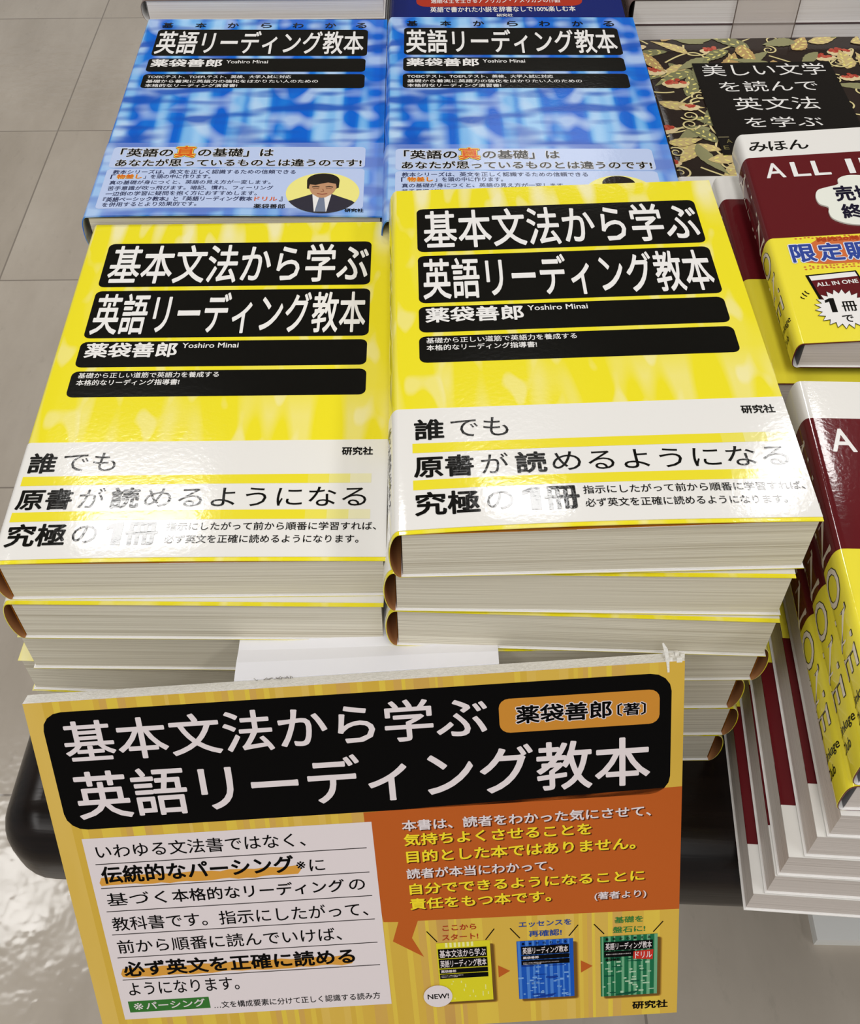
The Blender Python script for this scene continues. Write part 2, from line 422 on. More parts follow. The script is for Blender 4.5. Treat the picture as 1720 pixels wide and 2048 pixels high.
b0 = thing('flat_carton', 'flat white carton lying on the floor under the right front of the table', 'box', (0.0, 0.0, 0), -0.03)
g = Geo(); x0, x1, y0, y1, h = 367, 640, 376, 640, 16
g.box(x0, x1, y0, y1, 0, h, ink(246, 246, 242, False)); link('carton_body', g.mesh('carton_body'), b0)
g = Geo(); g.box(x0-1, x1+1, y0-1, y1+1, h-5, h+1.2, ink(248, 248, 245, False)); link('lid', g.mesh('lid'), b0)

# ---------------------------------------------------------------- yellow textbooks
YW, YD = 150.0, 211.0
def yellow_book(T, full=True, obi_shift=0.0, **kw):
    b = Book(YW, YD, T, bulge=2.2, n=2.0, **kw)
    b.pages(M_CREAM); b.inner(ORANGEIN)
    j = Geo(); b.sheet(j, 0, YD, 0.0, M_YEL, ink(172, 122, 78, False))
    if full:
        f1, f2 = b.on(0.07), b.on(0.14)
        for bx in ((11, 162.4, 139.7, 195.3), (11, 126.6, 140, 159.5), (10.8, 107.6, 139.5, 124.2), (10.6, 89, 139.7, 105.1)): rrect(j, f1, bx, 3.0, BLACK)
        text(j, f2, '基本文法から学ぶ', (14, 164.6, 138.6, 193.8), WHITE, 0.016)
        text(j, f2, '英語リーディング教本', (13, 128.8, 138.2, 157.6), WHITE, 0.016)
        text(j, f2, '薬袋善郎', (13.5, 113.6, 54.7, 123.4), WHITE, 0.026)
        text(j, f2, 'Yoshiro Minai', (56.6, 119.4, 81.9, 122.8), WHITE, 0.012)
        text(j, f2, '基礎から正しい道筋で英語力を養成する', (13.6, 100.6, 75.2, 104.1), WHITE, 0.012)
        text(j, f2, '本格的なリーディング指導書!', (13.6, 96.1, 58.5, 99.7), WHITE, 0.016)
    b.add('dust_jacket', j)
    o = Geo(); b.sheet(o, 1.7, 62.4, 0.32, BANDW, PAPER, flaps=False, th=0.28)
    if full:
        f1, f2 = b.on(0.38), b.on(0.44); s = obi_shift
        fade = [ink(240, 225, 50), ink(239, 227, 90), ink(238, 230, 140), ink(237, 232, 190)]
        for v0, v1 in ((38.7, 43.6), (20.1, 24.9)):
            quad(o, f1, (2.9+s, v0, 118+s, v1), fade[0], 12)
            for k in range(3): quad(o, f1, (118+s+k*8.5, v0, 126.5+s+k*8.5, v1), fade[k+1], 3)
        text(o, f2, '誰', (3.6+s, 45.2, 15+s, 56.4), BLACK, 0.025); text(o, f2, 'でも', (17.5+s, 46.2, 39.3+s, 56.2), BLACK, -0.008)
        text(o, f2, '原書', (3.3+s, 25.9, 25.3+s, 37.0), BLACK, 0.025); text(o, f2, 'が', (28+s, 26.6, 38+s, 37.0), BLACK, -0.006)
        text(o, f2, '読', (40.5+s, 26.0, 52+s, 37.0), BLACK, 0.025); text(o, f2, 'めるようになる', (54+s, 26.6, 141.8+s*0.7, 36.6), BLACK, -0.008)
        text(o, f2, '究極', (3.4+s, 7.6, 26.6+s, 18.9), BLACK, 0.025); text(o, f2, 'の', (29+s, 8.8, 38.5+s, 17.6), BLACK, -0.006)
        one(o, f2, (41.8+s, 7.8, 48.2+s, 18.8), BLACK); text(o, f2, '冊', (49.4+s, 7.6, 62+s, 18.9), BLACK, 0.026)
        text(o, f2, '指示にしたがって前から順番に学習すれば、', (64.8+s*0.7, 14.5, 146+s*0.3, 18.6), BLACK, 0.01)
        text(o, f2, '必ず英文を正確に読めるようになります。', (64.9+s*0.7, 8.2, 139.4, 12.3), BLACK, 0.01)
        text(o, f2, '研究社', (131+s*0.4, 53.6, 143.8+s*0.4, 58.2), BLACK, 0.03)
        fs = b.spine(0.44)
        text(o, lambda u, v: fs(v, 56-u), '誰でも原書が読める', (0, T*0.62, 40, T*0.9), BLACK, 0.012)
    b.add('paper_band', o, 'white paper band with black writing' if full else None)
    return b

RT, LT = 0.0256, 0.02475
yc, yg = 'book', 'yellow textbooks in the front row'
bR = yellow_book(25.2, True, 4.2, sx=0.0186, sy=-0.0085, lift=1.9, bend=0.85).place('textbook', 'top yellow textbook of the right front stack, lying highest in the front row', yc, 0.0605, 0.3449, TABLE+6*RT+0.0003, 0.0167, yg)
bL = yellow_book(24.4, True, 0.0, sx=0.0007, sy=0.0155, lift=1.2, bend=0.75).place('textbook', 'top yellow textbook of the left front stack, beside the open floor', yc, -0.092, 0.3565, TABLE+5*LT+0.0008, 0.0009, yg)
low = yellow_book(24.3, False)
o0 = low.place('textbook', 'yellow textbook second from the top in the right front stack', yc, 0.0620, 0.3450, TABLE+5*RT, -0.026, yg)
names = {2: 'third', 3: 'fourth', 4: 'fifth', 5: 'sixth', 6: 'seventh'}
for k, x, y, yaw, flip in ((2, 0.0640, 0.3442, -0.047, 0), (3, 0.0615, 0.3455, 0.0, 1), (4, 0.0572, 0.3468, 0.0, 1), (5, 0.0600, 0.3474, 0.0, 1), (6, 0.0585, 0.3478, 0.0, 1)):
    dup(o0, 'yellow textbook %s from the top in the right front stack%s' % (names[k], ', lowest above the table' if k == 6 else (', spine facing right' if flip else '')), (x, y, TABLE+(6-k)*RT), yaw+flip*math.pi)
for k, x, y, yaw, flip in ((1, -0.0915, 0.3532, -0.020, 0), (2, -0.0935, 0.3545, -0.022, 1), (3, -0.0985, 0.3565, -0.052, 1), (4, -0.0995, 0.3565, -0.050, 1), (5, -0.1000, 0.3565, -0.050, 1)):
    dup(o0, 'yellow textbook %s from the top in the left front stack%s' % ({1: 'second'}.get(k) or names[k], ', corner of its jacket folded' if k == 3 else ''), (x, y, TABLE+(5-k)*LT+(0.0008 if k == 1 else 0)), yaw+flip*math.pi)

# ---------------------------------------------------------------- blue textbooks
BW, BD = 149.5, 210.0
def blue_book(T, full, **kw):
    b = Book(BW, BD, T, bulge=1.4, n=2.2, **kw)
    b.pages(M_CREAM); b.inner(GREYIN)
    j = Geo(); b.sheet(j, 0, BD, 0.0, M_BLUE, PAPER)
    o = Geo(); b.sheet(o, 0.4, 67.9, 0.3, M_BLUEP, PAPER, flaps=False, th=0.26)
    if full:
        f1, f2 = b.on(0.07), b.on(0.14)
        for bx in ((9.2, 163.6, 137.9, 196.3), (8.8, 144.8, 137.3, 160.4), (8.6, 126, 137.3, 142)): rrect(j, f1, bx, 2.6, BLACK)
        for c, u in zip('基本からわかる', (10.6, 31, 51, 71.5, 91, 111.2, 130)): text(j, f2, c, (u, 198.4, u+6.8, 205.2), BLACK, 0.02)
        text(j, f2, '英語リーディング教本', (10.4, 165.6, 135.6, 194.4), WHITE, 0.016)
        text(j, f2, '薬袋善郎', (10.6, 150.2, 52.7, 159.4), WHITE, 0.026)
        text(j, f2, 'Yoshiro Minai', (54.9, 154.4, 79.6, 158.2), WHITE, 0.012)
        text(j, f2, 'TOEICテスト、TOEFLテスト、英検、大学入試に対応', (11.1, 136.9, 94.4, 140.6), WHITE, 0.016)
        text(j, f2, '基礎から着実に英語力の強化をはかりたい人のための', (11.1, 131.8, 110.4, 135.5), WHITE, 0.016)
        text(j, f2, '本格的なリーディング演習書!', (11.2, 127.0, 64.2, 130.6), WHITE, 0.016)
        f1, f2, f3, f4 = b.on(0.36), b.on(0.42), b.on(0.48), b.on(0.54)
        PAN = ink(192, 208, 243); NV = ink(28, 36, 80); OR = ink(222, 96, 30); YO = ink(250, 226, 90)
        rrect(o, f1, (5.2, 43.6, 139.8, 63.6), 2.4, PAN); rrect(o, f1, (5.2, 6.2, 139.8, 42.6), 2.4, PAN)
        for bd, m, f in ((0.055, WHITE, f2), (0.022, BLACK, f3)):
            text(o, f, '「英語の', (9.5, 53.8, 37.4, 62.0), m, bd, 0.022); text(o, f, 'の基礎」は', (50.6, 53.8, 90.9, 62.0), m, bd, 0.022)
            text(o, f, 'あなたが思っているものとは違うのです!', (8.4, 44.6, 138.0, 51.6), m, bd, 0.022)
        text(o, f2, '真', (38.4, 53.0, 49.2, 64.4), BLACK, 0.085, 0.03); text(o, f3, '真', (38.4, 53.0, 49.2, 64.4), YO, 0.065, 0.03); text(o, f4, '真', (38.4, 53.0, 49.2, 64.4), OR, 0.02, 0.03)
        text(o, f2, '教本シリーズは、英文を正しく認識するための信頼できる', (8.6, 37.4, 103.8, 41.4), NV, 0.012)
        text(o, f2, '「', (8.2, 33.0, 10.5, 37.0), NV, 0.01); text(o, f2, '物差し', (11.4, 32.9, 24.4, 37.1), YO, 0.06, 0.024); text(o, f3, '物差し', (11.4, 32.9, 24.4, 37.1), OR, 0.024)
        text(o, f2, '」を頭の中に作ります。', (25.4, 32.8, 60.0, 36.9), NV, 0.01)
        text(o, f2, '真の基礎が身につくと、英語の見え方が一変します。', (8.6, 27.6, 91.6, 31.4), NV, 0.01)
        text(o, f2, '苦手意識が吹っ飛びます。暗記、慣れ、フィーリング', (8.6, 22.3, 93.3, 26.2), NV, 0.01)
        text(o, f2, '一辺倒の学習に疑問を抱く方におすすめします。', (8.4, 17.2, 85.4, 21.2), NV, 0.01)
        text(o, f2, '『英語ベーシック教本』と『英語リーディング教本', (8.0, 12.0, 83.6, 16.2), NV, 0.018); text(o, f2, 'ドリル', (84.6, 12.2, 96.2, 16.0), OR, 0.024); text(o, f2, '』', (97.2, 12.0, 98.9, 16.2), NV, 0.01)
        text(o, f2, 'を併用するとより効果的です。', (8.4, 7.6, 56.0, 11.5), NV, 0.01)
        text(o, f2, '薬袋善郎', (84.8, 5.6, 100.6, 9.6), BLACK, 0.02)
        text(o, f3, '研究社', (130.6, 3.2, 140.2, 6.4), BLACK, 0.03)
        # printed portrait: dark-haired man in a dark suit on a yellow oval
        cx, cy = 118.9, 20.2; SK = ink(196, 148, 112); HR = ink(38, 32, 28); SU = ink(52, 50, 62); TIE = ink(120, 130, 152); SK2 = ink(150, 100, 74)
        ellipse(o, f2, cx, cy, 18.8, 18.2, ink(244, 236, 140), 48)
        def onoval(x, lo): return cy-18.2*math.sqrt(max(0, 1-((x-cx)/18.8)**2))
        suit = [(x, onoval(x, 0)) for x in lin(cx-16.9, cx+16.6, 22)]+[(cx+15, 13.2), (cx+9, 16.5), (cx+4.6, 19.0), (cx-4.8, 19.0), (cx-9.5, 16.4), (cx-15.4, 13.0)]
        o.poly(suit, f3, SU)
        o.poly([(cx-5.2, 18.8), (cx+4.6, 18.8), (cx+2.6, 3.2), (cx-3.6, 3.2)], f4, WHITE)
        f5, f6, f7 = b.on(0.6), b.on(0.66), b.on(0.72)
        o.poly([(cx-1.6, 15.4), (cx+1.0, 15.4), (cx+2.3, 3.2), (cx-3.2, 3.2), (cx-2.6, 8)], f5, TIE)
        ellipse(o, f4, cx-0.2, 31.2, 8.4, 6.6, HR, 26)
        o.poly([(cx-8.6, 31), (cx-8.2, 23.6), (cx-6.6, 23.6), (cx+6.2, 23.6), (cx+8.0, 24.6), (cx+8.2, 31)], f4, HR)
        o.poly([(cx-6.9, 27.4), (cx-7.3, 24.6), (cx-6.4, 21.6), (cx-5.2, 18.6), (cx-2.2, 15.7), (cx-.4, 15.2), (cx+1.6, 15.7), (cx+4.6, 18.6), (cx+5.9, 21.6), (cx+6.9, 24.8), (cx+6.4, 28), (cx+2.4, 29.2), (cx-1.2, 28.0), (cx-4, 26.8)], f5, SK)
        for sx_ in (-1, 1):
            stroke(o, f6, [(cx-.3+sx_*1.6, 25.0), (cx-.3+sx_*3.4, 25.5), (cx-.3+sx_*5.4, 24.9)], 0.7, HR)
            stroke(o, f6, [(cx-.3+sx_*1.8, 23.5), (cx-.3+sx_*3.4, 23.9), (cx-.3+sx_*4.8, 23.4)], 0.55, SK2)
        stroke(o, f6, [(cx-.1, 23.2), (cx+.5, 20.9), (cx-1.0, 20.6)], 0.5, SK2)
        stroke(o, f6, [(cx-2.8, 18.9), (cx-.3, 18.4), (cx+2.4, 18.9)], 0.6, ink(150, 80, 66))
    b.add('dust_jacket', j); b.add('paper_band', o, 'pale blue paper band with a printed portrait' if full else None)
    return b
bl, br = 0.01905, 0.0197; bgp = 'blue textbooks in the second row'
ord_ = ['top', 'second', 'third', 'fourth', 'fifth', 'sixth', 'seventh', 'eighth']
p1 = blue_book(18.7, True, sx=-0.0132, sy=-0.0042, lift=1.2).place('textbook', 'top blue textbook of the left stack in the second row, its whole portrait visible', 'book', -0.098, 0.5686, TABLE+7*bl+0.0006, 0.0055, bgp)
p2 = blue_book(19.3, True, sx=-0.0132, sy=0.0012, lift=1.0).place('textbook', 'top blue textbook of the right stack in the second row, its portrait half hidden', 'book', 0.0531, 0.5560, TABLE+7*br+0.0008, 0.0046, bgp)
q = blue_book(18.7, False)
q1 = None
for k in range(1, 8):
    for (bx, by, t, side) in ((-0.098, 0.5686, bl, 'left'), (0.0531, 0.5566, br, 'right')):
        dx = 0.0022 if (k == 1 and side == 'left') else (0.001*((k*7) % 3-1))
        lab = 'blue textbook %s from the top in the %s stack of the second row' % (ord_[k], side)
        if q1 is None: q1 = q.place('textbook', lab, 'book', bx+dx, by, TABLE+(7-k)*t, 0.004, bgp)
        else: dup(q1, lab, (bx+dx, by, TABLE+(7-k)*t), 0.004)

# ---------------------------------------------------------------- maroon and yellow wordbooks on the right
AW, AD, AT = 115.0, 164.0, 0.0196
LETTER = ink(232, 222, 206)
def word_book(T, kind, **kw):
    b = Book(AW, AD, T, bulge=1.6, n=3.2, gap=2.2, inset=1.0, fold=3.0, **kw)
    b.pages(M_WHITEP); b.inner(GREYIN)
    j = Geo(); b.sheet(j, 0, AD, 0.0, lambda v: BANDW if v > 142.2 else MAROON, PAPER, extra=(142.2,), th=0.4)
    fs = b.spine(0.12); fz = b.spine(0.2)
    for w, v1, v0 in (('ALL', 139, 106), ('IN', 100, 77)):
        text(j, lambda u, a: fz(a, v1-u), w, (0, T*0.16, v1-v0, T*0.8), LETTER, 0.0)
    o = Geo(); b.sheet(o, 0.2, 74.2, 0.32, OBIY, PAPER, flaps=False, th=0.28)
    fs, fz = b.spine(0.42), b.spine(0.5)
    mp = lambda f: (lambda u, a: f(a, 71-u))
    text(o, mp(fs), 'ONE', (0, T*0.14, 44, T*0.82), ink(70, 66, 50), 0.02, 0.0); text(o, mp(fz), 'ONE', (0, T*0.14, 44, T*0.82), LETTER, 0.0, 0.0)
    mp2 = lambda u, v: fs(u, v)
    text(o, mp2, 'Linkage', (T*0.1, 15.2, T*0.92, 20.4), BLACK, 0.012); text(o, mp2, 'Club', (T*0.1, 9.4, T*0.58, 13.6), BLACK, 0.012)
    f1, f2, f3, f4 = b.on(0.1), b.on(0.4), b.on(0.47), b.on(0.54)
    if kind:
        for ch, u0, u1 in (('A', 7.2, 17), ('L', 20.6, 29.4), ('L', 31, 39.4), ('I', 48.2, 51.4), ('N', 55, 66.5), ('O', 74, 86), ('N', 89, 100), ('E', 103.5, 111)):
            text(j, f1, ch, (u0, 123.4, u1, 136.2), WHITE, 0.012)
        BLU = ink(52, 74, 158); ORR = ink(212, 112, 62); WB = ink(226, 232, 244)
        # offer print on the yellow band
        o.poly([(11, 55), (14, 66), (22, 72), (104, 72), (110, 63), (102, 53), (22, 53)], f2, ORR)
        rnd = random.Random(4)
        for k in range(52):
            u = 12+k*1.85
            for v in (52.0, 50.2, 73.0): ellipse(o, f2, u+rnd.uniform(-.4, .4), v+rnd.uniform(-.5, .5), 0.6, 0.5, ORR, 8)
        text(o, f4, '発売20周年記念', (20.6, 69.6, 56, 72.8), ink(190, 70, 30), 0.03)
        for ch, u0 in (('限', 7.2), ('定', 20), ('販', 32.4), ('売', 45)):
            text(o, f3, ch, (u0, 55, u0+11.4, 68.4), WB, 0.075, 0.03); text(o, f4, ch, (u0, 55, u0+11.4, 68.4), BLU, 0.03)
        ff5, ff6, ff7, ff8 = b.on(0.6), b.on(0.66), b.on(0.72), b.on(0.78)
        rt_ = lambda p: (p[0], p[1])
        o.poly([(10.6, 45.6), (33.8, 47.2), (37.5, 27), (14, 25)], f3, BLACK); o.poly([(12, 44.6), (33, 46.2), (36.4, 27.8), (15, 26)], f4, MAROON)
        o.poly([(12, 44.6), (33, 46.2), (33.6, 43), (12.6, 41.4)], ff5, WHITE); text(o, ff5, 'ALL IN ONE', (14.2, 37.6, 33.0, 40.4), WHITE, 0.02, rot=0.07)
        cx, cy = 22.6, 21.0
        def star(k): return [(cx+(r+k)*math.cos(i*math.pi/22)*0.93, cy+(r+k)*math.sin(i*math.pi/22)) for i in range(44) for r in ((13.2,) if i % 2 == 0 else (10.2,))]
        o.poly(star(0.45), ff6, BLACK); o.poly(star(0), ff7, WHITE)
        one(o, ff8, (15.4, 18.8, 19.6, 28.4), BLACK); text(o, ff8, '冊', (22, 19, 28.6, 25.8), BLACK, 0.016); text(o, ff8, 'で', (20.6, 11.8, 25.4, 16.6), BLACK, 0.02)
        for a, c in (((8.2, 34.7), (9.9, 32.4)), ((6.9, 33.4), (8.6, 30.8)), ((5.7, 30.9), (7.2, 29.2))): stroke(o, f3, [a, ((a[0]+c[0])/2-.3, (a[1]+c[1])/2-.2), c], 0.6, BLACK)
    if kind == 'sample':
        for ch, u0, u1 in (('み', 2.8, 12.6), ('ほ', 13, 22.4), ('ん', 23, 33.2)): text(j, f1, ch, (u0, 147.4, u1, 156.2), BLACK, 0.014)
    b.add('dust_jacket', j); b.add('paper_band', o, 'yellow paper band with blue and black print' if kind else 'yellow paper band')
    if kind == 'sample':
        c = Geo(); blob = []
        pts = [(27.4, 105), (29.4, 110), (34, 112), (40, 114), (41, 118.4), (46, 121), (54, 120), (60, 117), (68, 118), (76, 115), (80, 108), (78, 101), (82, 94), (78, 87), (70, 86), (64, 82), (54, 83), (46, 80.6), (38, 82), (32, 86.5), (31, 92), (31.6, 96), (28, 99)]
        n = len(pts)
        for i in range(n):                                           # smooth closed outline
            p0, p1_, p2_, p3 = pts[i-1], pts[i], pts[(i+1) % n], pts[(i+2) % n]
            for t in (0, .25, .5, .75):
                h = [0.5*(2*p1_[d]+(p2_[d]-p0[d])*t+(2*p0[d]-5*p1_[d]+4*p2_[d]-p3[d])*t*t+(3*p1_[d]-p0[d]-3*p2_[d]+p3[d])*t**3) for d in (0, 1)]
                blob.append(tuple(h))
        c.poly(blob, b.on(0.75), ink(236, 238, 228)); k = len(c.V); m = len(blob)
        hi, lo = b.on(0.75), b.on(0.05)
        for u, v in blob: c.V.append(hi(u, v)); c.U.append((0, 0)); c.V.append(lo(u, v)); c.U.append((0, 0))
        for i in range(m):
            a, d = k+2*i, k+2*((i+1) % m); c.F.append((a, a+1, d+1, d)); c.M.append(0); c.S.append(True)
        INKP = ink(24, 20, 44); fz2 = b.on(0.85)
        text(c, fz2, '売切', (36.6, 99.6, 56, 112.4), INKP, 0.03); text(c, fz2, '終了', (37, 85.4, 56, 97.4), INKP, 0.03)
        b.add('notice_sticker', c, 'white cloud shaped sticker with handwriting')
    return b
ag = 'maroon and yellow wordbooks on the right'
a1 = word_book(19.2, 'plain', sx=0.006, sy=0.0026).place('wordbook', 'top maroon and yellow wordbook of the right front stack, glare on its cover', 'book', 0.2088, 0.2521, TABLE+7*AT+0.0012, -0.0474, ag)
low = word_book(19.2, None); w0 = None
for k, x, y, yaw, fl_ in ((1, 0.2098, 0.2516, -0.046, 0), (2, 0.2098, 0.2512, -0.046, 0), (3, 0.2118, 0.2484, -0.062, 1), (4, 0.2088, 0.2484, -0.068, 1), (5, 0.2032, 0.2484, -0.072, 1), (6, 0.2028, 0.2482, -0.076, 1), (7, 0.1985, 0.2482, -0.079, 1)):
    lab = 'maroon wordbook %s from the top, right front stack%s' % (ord_[k], ', yellow spine showing' if not fl_ else (', lowest, over the table edge' if k == 7 else ', page edges facing left'))
    loc = (x, y, TABLE+(7-k)*AT); yw = yaw+fl_*math.pi
    if w0 is None: w0 = low.place('wordbook', lab, 'book', *loc, yw, ag)
    else: dup(w0, lab, loc, yw)
s1 = word_book(19.2, 'sample', sx=0.075, sy=0.0148).place('wordbook', 'maroon sample wordbook with white cloud sticker and handwritten note on its white top', 'book', 0.2219, 0.4412, TABLE+7*AT+0.0060, -0.0222, ag)
for k in range(1, 8):
    dup(w0, 'maroon wordbook %s from the top in the stack under the sample wordbook' % ord_[k], (0.2219-0.0075-0.0006*k, 0.4412-0.004, TABLE+(7-k)*AT+0.0004), -0.022)

# ---------------------------------------------------------------- black floral book behind them
LW, LD, LTK = 148.0, 186.0, 19.4
def floral(g, f0):
    rnd = random.Random(11); CRM = [ink(222, 208, 150), ink(206, 184, 128), ink(190, 158, 104)]; OLV = [ink(128, 128, 92), ink(146, 144, 104)]; YL = ink(232, 220, 128); RD = [ink(176, 66, 52), ink(196, 92, 72)]
    lay = [0]
    def f():
        lay[0] += 1; e = 0.05+0.0005*lay[0]
        return lambda u, v: f0(min(max(u, 0.6), LW-0.6), min(max(v, 0.6), LD-0.6), e)
    def leaf(x, y, a, L, w, col, dots=True):
        pts = []; n = 14
        for side in (1, -1):
            for i in range(n+1):
                t = i/n if side > 0 else 1-i/n; h = w*math.sin(math.pi*t**0.8)*(1+0.12*(i % 2))*side; bend = 0.35*L*t*t
                lx, ly = L*t, h+bend
                pts.append((x+lx*math.cos(a)-ly*math.sin(a), y+lx*math.sin(a)+ly*math.cos(a)))
        g.poly(pts, f(), col)
        if dots:
            for i in range(4):
                t = 0.18+0.19*i
                for s_ in (1, -1):
                    lx, ly = L*t, 0.45*w*math.sin(math.pi*t**0.8)*s_+0.35*L*t*t; px, py = x+lx*math.cos(a)-ly*math.sin(a), y+lx*math.sin(a)+ly*math.cos(a)
                    aa = a+0.5*s_; q = [(px+w*.34*math.cos(b)*math.cos(aa)-w*.13*math.sin(b)*math.sin(aa), py+w*.34*math.cos(b)*math.sin(aa)+w*.13*math.sin(b)*math.cos(aa)) for b in lin(0, 2*math.pi, 11)[:-1]]
                    g.poly(q, f(), YL)
    def spiral(x, y, r, a, sgn, col):
        pts = [(x+r*(1-t*.8)*math.cos(a+sgn*t*9), y+r*(1-t*.8)*math.sin(a+sgn*t*9)) for t in lin(0, 1, 40)]
        stroke(g, f(), pts, [1.3*(1-.5*t) for t in lin(0, 1, 40)], col)
    def vine(p, q_, c, col, w=1.3):
        pts = [((1-t)**2*p[0]+2*t*(1-t)*c[0]+t*t*q_[0], (1-t)**2*p[1]+2*t*(1-t)*c[1]+t*t*q_[1]) for t in lin(0, 1, 24)]
        stroke(g, f(), pts, w, col)
    def berry(x, y, r):
        for i in range(5):
            a = math.pi*(0.05+0.9*i/4); ellipse(g, f(), x+r*.8*math.cos(a), y-r*.7*abs(math.sin(a))*.7, r*.5, r*.42, ink(226, 206, 160), 14)
        for i in range(13):
            a = rnd.uniform(0, math.pi); d = rnd.uniform(0, r*.9); ellipse(g, f(), x+d*math.cos(a), y+d*math.sin(a)*.8, r*.26, r*.26, RD[i % 2], 10)
    for i in range(26):
        x, y = rnd.uniform(0, LW), rnd.uniform(24, LD); vine((x, y), (x+rnd.uniform(-60, 60), y+rnd.uniform(-40, 40)), (x+rnd.uniform(-40, 40), y+rnd.uniform(-40, 40)), CRM[0])
    cells = [(x, y) for x in range(2, 150, 14) for y in range(24, 190, 13)]
    rnd.shuffle(cells)
    for i, (x, y) in enumerate(cells):
        x += rnd.uniform(-5, 5); y += rnd.uniform(-5, 5); a = rnd.uniform(0, 2*math.pi)
        if i % 9 == 4: berry(x, y, rnd.uniform(5, 7))
        elif i % 9 in (2, 7): spiral(x, y, rnd.uniform(5, 7.5), a, rnd.choice((-1, 1)), CRM[0])
        else: leaf(x, y, a, rnd.uniform(20, 34), rnd.uniform(3.6, 5.6), (CRM[1:]+OLV)[i % 4], i % 4 < 3)
def floral_book(T, full):
    b = Book(LW, LD, T, bulge=1.6, n=2.6); b.pages(M_WHITEP); b.inner(BROWNIN)
    j = Geo(); DK = ink(44, 34, 30); b.sheet(j, 0, LD, 0.0, DK, PAPER)
    o = Geo(); b.sheet(o, 0.3, 24.0, 0.3, BANDW, PAPER, flaps=False, th=0.26)
    if full:
        floral(j, lambda u, v, e: (u, v, b.top(u, v)+e))
        f1, f2 = b.on(0.9), b.on(0.95); rrect(j, f1, (30, 45, 119.6, 152), 0.2, ink(20, 17, 16), 8)
        for s_, bx in (('美しい文学', (35, 135.2, 114.5, 150)), ('を読んで', (42.4, 115.6, 104.6, 128.4)), ('英文法', (47.6, 93.8, 100, 108.6)), ('を学ぶ', (50, 74, 97, 85.6))): text(j, f2, s_, bx, WHITE, -0.004)
        quad(j, f2, (28.6+2, 63.6, 37, 64.1), ink(170, 160, 120)); text(j, f2, 'A', (34.6, 57.4, 38, 61.4), ink(120, 112, 70)); text(j, f2, 'E', (31.8, 50.6, 35, 54.6), ink(120, 112, 70))
        text(o, b.on(0.4), 'クリ', (20, 17.4, 27.6, 20.8), BLACK, 0.006)
    b.add('dust_jacket', j); b.add('paper_band', o, 'white paper band')
    return b
fgp = 'black floral books'
f0 = floral_book(19.4, True).place('literature_book', 'black book with cream and red floral pattern and white Japanese title, topmost of its stack', 'book', 0.2175, 0.6190, TABLE+5*0.01965+0.0003, 0.012, fgp)
lowf = floral_book(19.3, False); l0 = None
for k in range(1, 6):
    lab = 'floral book %s from the top in the stack under the black floral cover' % ord_[k]; loc = (0.2175+0.0008*((k*5) % 3), 0.6195, TABLE+(5-k)*0.01965)
    if l0 is None: l0 = lowf.place('literature_book', lab, 'book', *loc, 0.01, fgp)
    else: dup(l0, lab, loc, 0.01)

# ---------------------------------------------------------------- back row
def plain_book(W, D, T, cover, pages, inner, name='cover', bulge=1.5, **kw):
    b = Book(W, D, T, bulge=bulge, n=2.4, gap=1.8, inset=0.8, **kw); b.pages(pages); b.inner(inner)
    return b
def cover_only(b, mat, inner=PAPER):
    j = Geo(); b.sheet(j, 0, b.D, 0.0, mat, inner, flaps=False); return j
b = plain_book(150, 211, 13.0, None, M_BACKP, PAPER, bulge=2.4); b.add('cover', cover_only(b, ink(122, 104, 98)))
t0 = b.place('paperback', 'white paged paperback at the top left, behind the left blue textbook', 'book', -0.1005, 0.7858, TABLE+0.1485, 0.0, 'paperbacks behind the left blue textbook')
b = plain_book(150, 211, 18.3, None, M_BACKP, PAPER); b.add('cover', cover_only(b, ink(122, 104, 98))); u0 = None
for k in range(8):
    lab = 'paperback %s below the top one behind the left blue textbook' % ['first', 'second', 'third', 'fourth', 'fifth', 'sixth', 'seventh', 'eighth'][k]; loc = (-0.1005, 0.7868, TABLE+(7-k)*0.01855)
    if u0 is None: u0 = b.place('paperback', lab, 'book', *loc, 0.0, 'paperbacks behind the left blue textbook')
    else: dup(u0, lab, loc, 0.0)
b = plain_book(150, 211, 17.9, None, M_CREAM, PAPER); j = cover_only(b, NAVY); f1, f2 = b.on(0.08), b.on(0.14)
rrect(j, f1, (16.5, 25.6, 124.5, 48), 7, REDINK)
text(j, f2, '過酷な生を生きるアフリカン・アメリカンの作品', (26, 30.2, 110, 37.6), WHITE, 0.01)
text(j, f2, '英語で書かれた小説を辞書なしで100%楽しむ本', (25.5, 17.8, 119.2, 25.2), WHITE, 0.016); text(j, f2, '研究社', (68, 11.2, 78.4, 15.4), WHITE, 0.02)
b.add('cover', j)
ng = 'navy books behind the right blue textbook'
n0 = b.place('paperback', 'navy book with a red title strip at the top, behind the right blue textbook', 'book', 0.0530, 0.7840, TABLE+7*0.0181, -0.004, ng)
b = plain_book(150, 211, 17.9, None, M_CREAM, PAPER); b.add('cover', cover_only(b, NAVY)); u0 = None
for k in range(1, 8):
    lab = 'navy book %s from the top in the stack behind the right blue textbook' % ord_[k]; loc = (0.0530, 0.7845, TABLE+(7-k)*0.0181)
    if u0 is None: u0 = b.place('paperback', lab, 'book', *loc, 0.0, ng)
    else: dup(u0, lab, loc, 0.0)
b = Book(182, 257, 16.8, bulge=2.2, n=2.4, gap=1.8, inset=0.8); b.pages(M_BACKP); b.inner(ink(92, 88, 90, False)); b.add('cover', cover_only(b, ink(112, 92, 92), ink(80, 76, 78, False))); u0 = None
